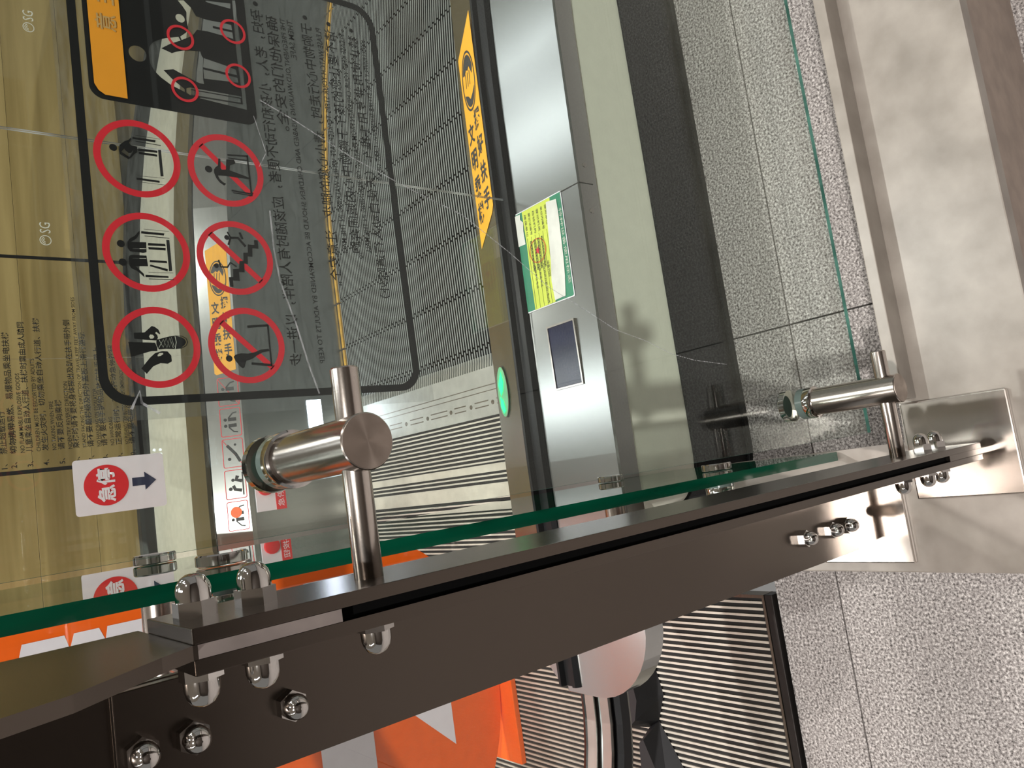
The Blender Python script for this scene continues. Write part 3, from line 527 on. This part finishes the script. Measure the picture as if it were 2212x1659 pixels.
# ------------------------------------------------------------------ amber hold-the-handrail stickers
def amber(label, pl, a0, a1, b0, b1, first):
    # a along the walkway, b across; letters stand up along +X, columns read from the near side
    r = thing('amber_sticker', label, 'sticker', pl.o + pl.u * a0 + pl.v * (b0 + b1) / 2, 'amber hold the handrail stickers')
    L = a1 - a0; Wd = b1 - b0
    inkshape('sticker_sheet', pl, [[(a0, b1), (a0 + 0.040, b0 + 0.10 * Wd), (a0 + 0.050, b0), (a1, b0), (a1 - 0.050, b1)] if first else [(a0 + 0.004, b1), (a0, b1 - 0.1 * Wd), (a0 + 0.010, b0), (a1 - 0.016, b0), (a1, b0 + 0.3 * Wd), (a1 - 0.02, b1)]], M['yellow'], r, (), 0.0006)
    ca = a0 + 0.725 * L; cb = (b0 + b1) / 2; ra, rb = 0.135 * L, 0.40 * Wd
    inkshape('oval_ring', pl, [circ(ca, cb, ra, 40, rb)], M['grey_ink'], r, [circ(ca, cb, ra * 0.93, 40, rb * 0.90)], 0.0011)
    top = [(ca + ra * 0.86 * math.cos(t * math.pi / 24), cb + rb * 0.83 * math.sin(t * math.pi / 24)) for t in range(-9, 10)]
    inkshape('hand_emblem', pl, [top + [(ca + ra * 0.30, cb + rb * 0.5), (ca + ra * 0.42, cb + rb * 0.2), (ca + ra * 0.34, cb), (ca + ra * 0.45, cb - rb * 0.25), (ca + ra * 0.1, cb - rb * 0.6)]], M['grey_ink'], r, (), 0.0011)
    bot = [(ca + ra * 0.86 * math.cos(math.pi + t * math.pi / 24), cb + rb * 0.83 * math.sin(math.pi + t * math.pi / 24)) for t in range(-9, 10)]
    inkshape('hand_emblem', pl, [bot + [(ca - ra * 0.50, cb - rb * 0.4), (ca - ra * 0.62, cb), (ca - ra * 0.45, cb + rb * 0.3)]], M['grey_ink'], r, (), 0.0011)
    for t in (-0.25, 0.05, 0.35): inkshape('hand_emblem', pl, [stroke([(ca + ra * 0.3, cb + rb * t), (ca - ra * 0.15, cb + rb * (t + 0.1))], 0.0016)], M['grey_ink'], r, (), 0.0011)
    tp = Plane(pl.o, -pl.v, pl.u, 1.0); tp.n = pl.n; tp.v = pl.u
    for col, (s, frac) in enumerate((('握好扶手', 0.10), ('文明乘梯', 0.55))):
        for k, ch in enumerate(s):
            h = 0.092 * L; a = a0 + (0.490 - 0.118 * k - 0.035 * col) * L
            text('sticker_letter', ch, tp, -(b0 + Wd * (frac + 0.36)), a, Wd * 0.36, h, M['grey_ink'], r, 0.0011, 0.025)
    return r
amber('amber sticker on the near inner deck beside the black glass gasket', IN, 0.352, 0.725, 0.001, 0.066, True)
FAR = Plane((0, 1.9650, 0.3120), (1, 0, 0), (0, 0.045, 0.0745), 1.0); FAR.n = Vector((0, -0.0745, 0.045)).normalized(); FAR.u = Vector((1, 0, -0.022))
amber('amber sticker on the far inner deck, seen through the sign', FAR, 0.345, 0.700, 0.006, 0.0600, False)
# red-outlined pictogram strip on the far inner deck
rs = thing('pictogram_strip', 'strip of red-outlined safety pictograms on the far inner deck', 'sticker', (0.1, 1.98, 0.33))
FK = Plane(FAR.o, FAR.u, FAR.v, 0.001); FK.n = FAR.n; FK.u = FAR.u
for k, a in enumerate((262, 182, 102, 22, -58)):
    inkshape('red_frame', FK, [rrect(a, a + 74, 4, 56, 5)], M['sign_red'], rs, [rrect(a + 1.6, a + 72.4, 5.6, 54.4, 4)], 0.0006)
    if k in (0, 2): inkshape('red_slash', FK, [stroke([(a + 4, 7), (a + 70, 53)], 1.4)], M['sign_red'], rs, (), 0.0006)
    if k == 2: inkshape('pictogram', FK, [stroke([(a + 14, 14), (a + 34, 24), (a + 58, 44)], 7), circ(a + 22, 40, 4), circ(a + 58, 24, 3)], M['ink'], rs, (), 0.0007)
    elif k == 3: inkshape('pictogram', FK, [stroke([(a + 8, 12), (a + 66, 12)], 3), stroke([(a + 20, 16), (a + 24, 32), (a + 34, 36)], 8), stroke([(a + 44, 14), (a + 48, 28), (a + 58, 24)], 9), circ(a + 26, 43, 4.5), circ(a + 48, 36, 4)], M['ink'], rs, (), 0.0007)
    else: inkshape('pictogram', FK, [stroke([(a + 28, 16), (a + 28, 36)], 9), stroke([(a + 44, 16), (a + 44, 36)], 9), circ(a + 28, 43, 4), circ(a + 44, 43, 4), stroke([(a + 24, 35), (a + 12, 24), (a + 10, 14)], 3), stroke([(a + 48, 35), (a + 60, 24), (a + 62, 14)], 3)], M['ink'], rs, (), 0.0007)
inkshape('orange_dot', FK, [circ(-12, 34, 14)], M['orange'], rs, (), 0.0009)

# ------------------------------------------------------------------ inspection label on the near outer deck
il = thing('inspection_label', 'green and lime inspection label with torn white paper on the near steel deck', 'label', (0.295, 0.783, 0.297))
IL = Plane((0.372, 0.838, 0.2975), (-1, 0, 0), (0, -1, 0)); IL.o.z = 0.2890
IL.u = Vector((-1, 0, 0.022)).normalized(); IL.n = Vector((0.022, 0, 1)).normalized()
inkshape('label_border', IL, [rrect(0, 152, 0, 109, 2)], M['white'], il, (), 0.0006)
inkshape('label_card', IL, [rrect(1.6, 150.4, 1.6, 107.4, 2)], M['green_card'], il, (), 0.0009)
inkshape('lime_sheet', IL, [[(2, 24), (50, 26), (95, 25), (151, 26), (150, 70), (100, 74), (60, 80), (2, 86)]], M['lime'], il, (), 0.0012)
inkshape('torn_paper', IL, [[(6, 78), (30, 76), (62, 74), (90, 72), (120, 68), (148, 70), (147, 92), (120, 96), (96, 98), (64, 99), (30, 100), (9, 99)]], M['paper'], il, (), 0.0018)
inkshape('torn_paper', IL, [[(3, 3), (50, 3), (51, 24), (30, 23), (18, 25), (12, 19), (4, 20)]], M['paper'], il, (), 0.0018)
text('label_title', '特种设备使用标志', IL, 24, 101, 108, 5.5, M['etch'], il, 0.0015)
for k, (s, w) in enumerate((('使用单位', 30), ('单位内编号', 34), ('登记机关', 34), ('检验机构', 34), ('登记证编号', 34), ('维保单位', 34))):
    text('label_text', s, IL, 8, 73 - 9 * k, w, 4.2, M['grey_ink'], il, 0.0017)
for k, (s, w) in enumerate((('设备代码', 24), ('下次检验日期', 34), ('应急救援电话', 34), ('维保单位电话', 34))): text('label_text', s, IL, 88, 64 - 9.5 * k, w, 4.4, M['grey_ink'], il, 0.0017)
text('label_text', '2021年09月', IL, 124, 55, 24, 4.2, M['ink'], il, 0.0017, 0.01)
for k in range(6): inkshape('label_rule', IL, [stroke([(44, 29 + 8.6 * k), (150, 29 + 8.6 * k)], 0.5)], M['grey_ink'], il, (), 0.0015)
inkshape('round_stamp', IL, [circ(68, 48, 18)], M['stamp'], il, [circ(68, 48, 16.6)], 0.0018)
inkshape('round_stamp', IL, [[(68 + (7 if i % 2 == 0 else 2.8) * math.sin(i * math.pi / 5), 48 + (7 if i % 2 == 0 else 2.8) * math.cos(i * math.pi / 5)) for i in range(10)]], M['red'], il, (), 0.0018)
for k in range(4): text('label_text', '██████████'[:9 + k % 2].replace('█', '检'), IL, 50, 34 + 8 * k, 46, 4.0, M['ink'], il, 0.0020, 0.02)

# ------------------------------------------------------------------ far glass: notice and emergency-stop sticker
FG = Plane((0, 2.0212, 0), (1, 0, 0), (0, 0, 1))
nt_ = thing('notice_sheet', 'black-framed passenger notice printed on the far balustrade glass', 'notice', (0.39, 2.02, 0.54))
inkshape('notice_frame', FG, [rrect(141, 648, 536, 1000, 10)], M['ink'], nt_, [rrect(150, 640, 545, 991, 8)])
ROWS = [(0, '1、', 815, '禁止超载运行', 96, 'NO OVERLOAD', 70), (1, '2、', 797, '切勿携带易燃、易爆物品乘坐电扶梯', 276, 'NO FLAM MABLE EXPLOSIVE GOODS', 181), (2, '3、', 766, '儿童乘坐自动人行道、扶梯时需由成人陪同', 300, 'CHILDREN MUST BE ESCORTED BY ADUITS', 214),
        (3, '4、', 735, '发生火灾时，切勿乘坐自动人行道、扶梯', 310, 'NO TAKING WHEN FIRE', 113), (4, '5、', 703, '请不要反向乘梯', 116, 'NOENTRY REVERSE DIRECTION', 158), (5, '6、', 673, '乘梯时请不要将身体探出及趴在扶手带外侧', 306, 'STAND FACING THE DIRECTION OF TRAVEL,KEEP FEET AWAY FROM SIDES', 362),
        (6, '7、', 643, '请不要戴梯级及内外盖板上滑行游玩', 276, 'NO HANDBAG ON ESCALATOR', 139), (7, '8、', 614, '请不要将手提物品放在扶手带上', 240, 'NO HANDBAG', 68), (8, '9、', 582, '正常运行时，不要按动急停按钮', 244, 'NO PUSHING STOP BUTTON EXCEPT EMERGENCY', 182), (9, '10、', 553, '请不要在此停留', 120, 'NO STOPPING', 60)]
for k, num, z, cn, w, en, we in ROWS:
    text('notice_number', num, FG, 156, z + 1, None, 12, M['ink'], nt_, 0, 0.01); text('notice_line', cn, FG, 189, z, w, 14.5, M['ink'], nt_, 0, 0.012)
    if k < 9: text('notice_line', en, FG, 189, z - 15, we, 8.5, M['ink'], nt_, 0, 0.008)
st = thing('stop_sticker', 'white emergency stop sticker with red disc and dark arrow on far glass', 'sticker', (0.1, 2.02, 0.6))
inkshape('sticker_sheet', FG, [rrect(30, 160, 494, 692, 8)], M['white'], st, (), 0.0008)
inkshape('red_disc', FG, [circ(96, 624, 48)], M['red'], st, (), 0.0014)
text('stop_text', '急停', FG, 56, 605, 80, 40, M['white'], st, 0.0020, 0.03)
inkshape('arrow', FG, [[(86, 568), (106, 568), (106, 540), (118, 540), (96, 514), (74, 540), (86, 540)]], M['navy'], st, (), 0.0014)

# ------------------------------------------------------------------ orange board standing on the landing
ob = thing('orange_board', 'round-ended orange no-entry board standing on the ribbed landing plate', 'sign board', (-0.449, 1.405, 0.007))
bm = bmesh.new(); pts = [(max(-0.763, min(-0.135, -0.449 + 0.379 * math.cos(math.pi + t * math.pi / 48))), 0.401 + 0.379 * math.sin(math.pi + t * math.pi / 48)) for t in range(49)] + [(-0.135, 0.95), (-0.19, 1.05), (-0.708, 1.05), (-0.763, 0.95)]
a = [bm.verts.new((x, 1.400, z)) for x, z in pts]; b_ = [bm.verts.new((x, 1.412, z)) for x, z in pts]; n = len(pts); bm.faces.new(a); bm.faces.new(b_)
for k in range(n): bm.faces.new((a[k], a[(k + 1) % n], b_[(k + 1) % n], b_[k]))
reg('board_panel', from_bm(bm, 'board_panel'), ob, M['orange'])
OB = Plane((0, 1.3992, 0), (1, 0, 0), (0, 0, 1))
inkshape('white_bar', OB, [rrect(-740, -158, 331, 439, 3)], M['white'], ob); inkshape('white_triangle', OB, [[(-541, 150), (-357, 150), (-449, 246)]], M['white'], ob)
inkshape('white_band', OB, [[(-740, 700), (-156, 700), (-156, 768), (-176, 772), (-156, 780), (-156, 815), (-178, 822), (-156, 828), (-156, 884), (-180, 890), (-740, 890)]], M['white'], ob)
box('board_foot', -0.62, -0.28, 1.36, 1.45, 0.0069, 0.020, M['orange'], ob, 0.002)

# ------------------------------------------------------------------ the big sign on the guard glass (printed to be read from the walkway side)
SG = Plane((0, 0.4126, 0), (-1, 0, 0), (0, 0, 1))
def mir(p): return [(-a, b) for a, b in p]
sign = thing('safety_sign', 'clear film sign with six red circles, mirrored lettering and black rounded border', 'sign', (0.19, 0.413, 0.77))
inkshape('film_sheet', SG, [mir([(50, 760), (330, 760), (330, 962), (50, 962)])], M['film'], sign, (), 0.0009)
inkshape('black_border', SG, [mir(rrect(57.5, 320, 768.5, 954.5, 15))], M['ink'], sign, [mir(rrect(61.8, 315.6, 773, 950.2, 12))], 0.0003)
def pic_parts():
    for k, (a, b) in enumerate(((189.3, 926.6), (138.0, 926.4), (87.3, 925.8), (189.4, 880.0), (138.0, 880.0), (87.8, 878.8))):
        ring = inkshape('red_ring', SG, [mir(circ(a, b, 21.4, 64))], M['sign_red'], sign, [mir(circ(a, b, 17.9, 64))], 0.0005)
        if k > 2:
            d = 18.6 / math.sqrt(2); inkshape('red_slash', SG, [mir(stroke([(a + d, b + d), (a - d, b - d)], 3.2))], M['sign_red'], ring, (), 0.0005)
        p = PIC[k + 1]
        inkshape('pictogram', SG, [mir(q) for q in p['poly']], M['ink'], ring, [mir(q) for q in p['hole']], 0.0003)
        for c, r in p['head']: inkshape('pictogram', SG, [mir(circ(c[0], c[1], r, 24))], M['ink'], ring, (), 0.0002)
        for q, w in p['line']: inkshape('pictogram', SG, [mir(stroke(q, w))], M['ink'], ring, (), 0.0003)
        for q, w in p.get('lace', []): inkshape('shoe_lace', SG, [mir(stroke(q, w * 0.55))], M['etch'], ring, (), 0.0001)
pic_parts()
panel_out = mir(rrect(219.6, 313, 858.5, 947.2, 7))
hl = [mir(v) for v in HOLES.values()] + [mir(circ(c[0], c[1], r, 32)) for c, r in HH]
bp = inkshape('black_panel', SG, [panel_out], M['ink'], sign, hl, 0.0003)
inkshape('orange_banner', SG, [mir([(222.0, 929.2), (222.0, 940), (224, 943), (227.5, 944.8), (305, 944.8), (308.5, 943), (310.5, 940), (310.5, 929.2)])], M['sign_orange'], bp, (), -0.0003)
text('banner_text', '注', SG, -283.5, 931.5, 9.5, 10.5, M['faded_ink'], bp, -0.0006, 0.01); text('banner_text', '意', SG, -268.2, 931.5, 9.5, 10.5, M['faded_ink'], bp, -0.0006, 0.01)
for q, w in INK: inkshape('panel_line', SG, [mir(stroke(q, w))], M['ink'], bp, (), 0.0003)
for c, r in RR: inkshape('red_ring', SG, [mir(circ(c[0], c[1], r, 40))], M['sign_red'], bp, [mir(circ(c[0], c[1], r - 1.5, 40))], -0.0003)
LINES = [('孕妇，老人，小孩和行动不便者，应该随时有人陪伴，以进一步', 295.5, 847.5, 220, 8.0), ('确保他们的安全。', 294, 838.6, 74, 7.6), ('THE PREGNENT,OLD,WALKING DISABIED AND CHILDREN SHOULD BE ACCOMPANIED BY ADULTS TO KEEP', 294.5, 833.2, 218, 3.6), ("THEM SAFE.", 294.5, 828.6, 26, 3.6),
         ('于购物中心行走时，请小心您的脚步，注意安全。', 295.5, 815.5, 171, 8.0), ('PLEASE WATCH YOUR STEPS TO KEEP SAFE WHILE WALKING IN THE MALL', 294.5, 809.3, 150, 3.6),
         ('请不要让您的孩子于购物中心内嬉闹奔跑。', 295.5, 799.2, 153, 8.0), ('PLEASE KEEP YOUR CHILDREN FROM PLAYING OR RUNNING IN THE MALL', 294.5, 793.0, 148, 3.6),
         ('禁止使用非专用手推车（天使自动人行道除外）', 295.5, 783.0, 178, 7.6), ('EXCLUSIVELY FOR STORE SHOPPING CART ONLY', 294.5, 777.5, 98, 3.4)]
for s, a, b, w, h in LINES: text('sign_line', s, SG, -a, b, w, h, M['ink'], sign, 0.0003, 0.004)
for b in (851.5, 819.5, 803.2, 787): inkshape('bullet', SG, [mir(circ(299.5, b, 1.5, 16))], M['ink'], sign, (), 0.0003)
flush()

# ------------------------------------------------------------------ lamps in the ceiling
for lx, ly, pw, rad in LAMPS:
    d = thing('downlight', 'round recessed downlight in the pale ceiling', 'ceiling light', (lx, ly, CEIL - 0.012), 'ceiling downlights')
    lathe('trim_ring', [(0, rad + 0.004), (0.012, rad + 0.016)], (lx, ly, CEIL - 0.012), (0, 0, 1), M['white'], d, 32)
PANELS = [(0.55, 3.9), (2.50, 3.9), (3.30, 3.9), (-0.9, 3.9), (0.5, 1.0), (2.4, 1.0), (-2.1, -0.6), (1.4, 6.2)]
for px, py in PANELS:
    d = thing('light_panel', 'long rectangular light panel in the pale ceiling', 'ceiling light', (px, py, CEIL - 0.02), 'ceiling light panels')
    box('panel_frame', px - 0.16, px + 0.16, py - 0.82, py + 0.82, CEIL - 0.018, CEIL, M['white'], d, 0.003)
    box('diffuser', px - 0.12, px + 0.12, py - 0.78, py + 0.78, CEIL - 0.022, CEIL - 0.0175, M['panel_face'], d)
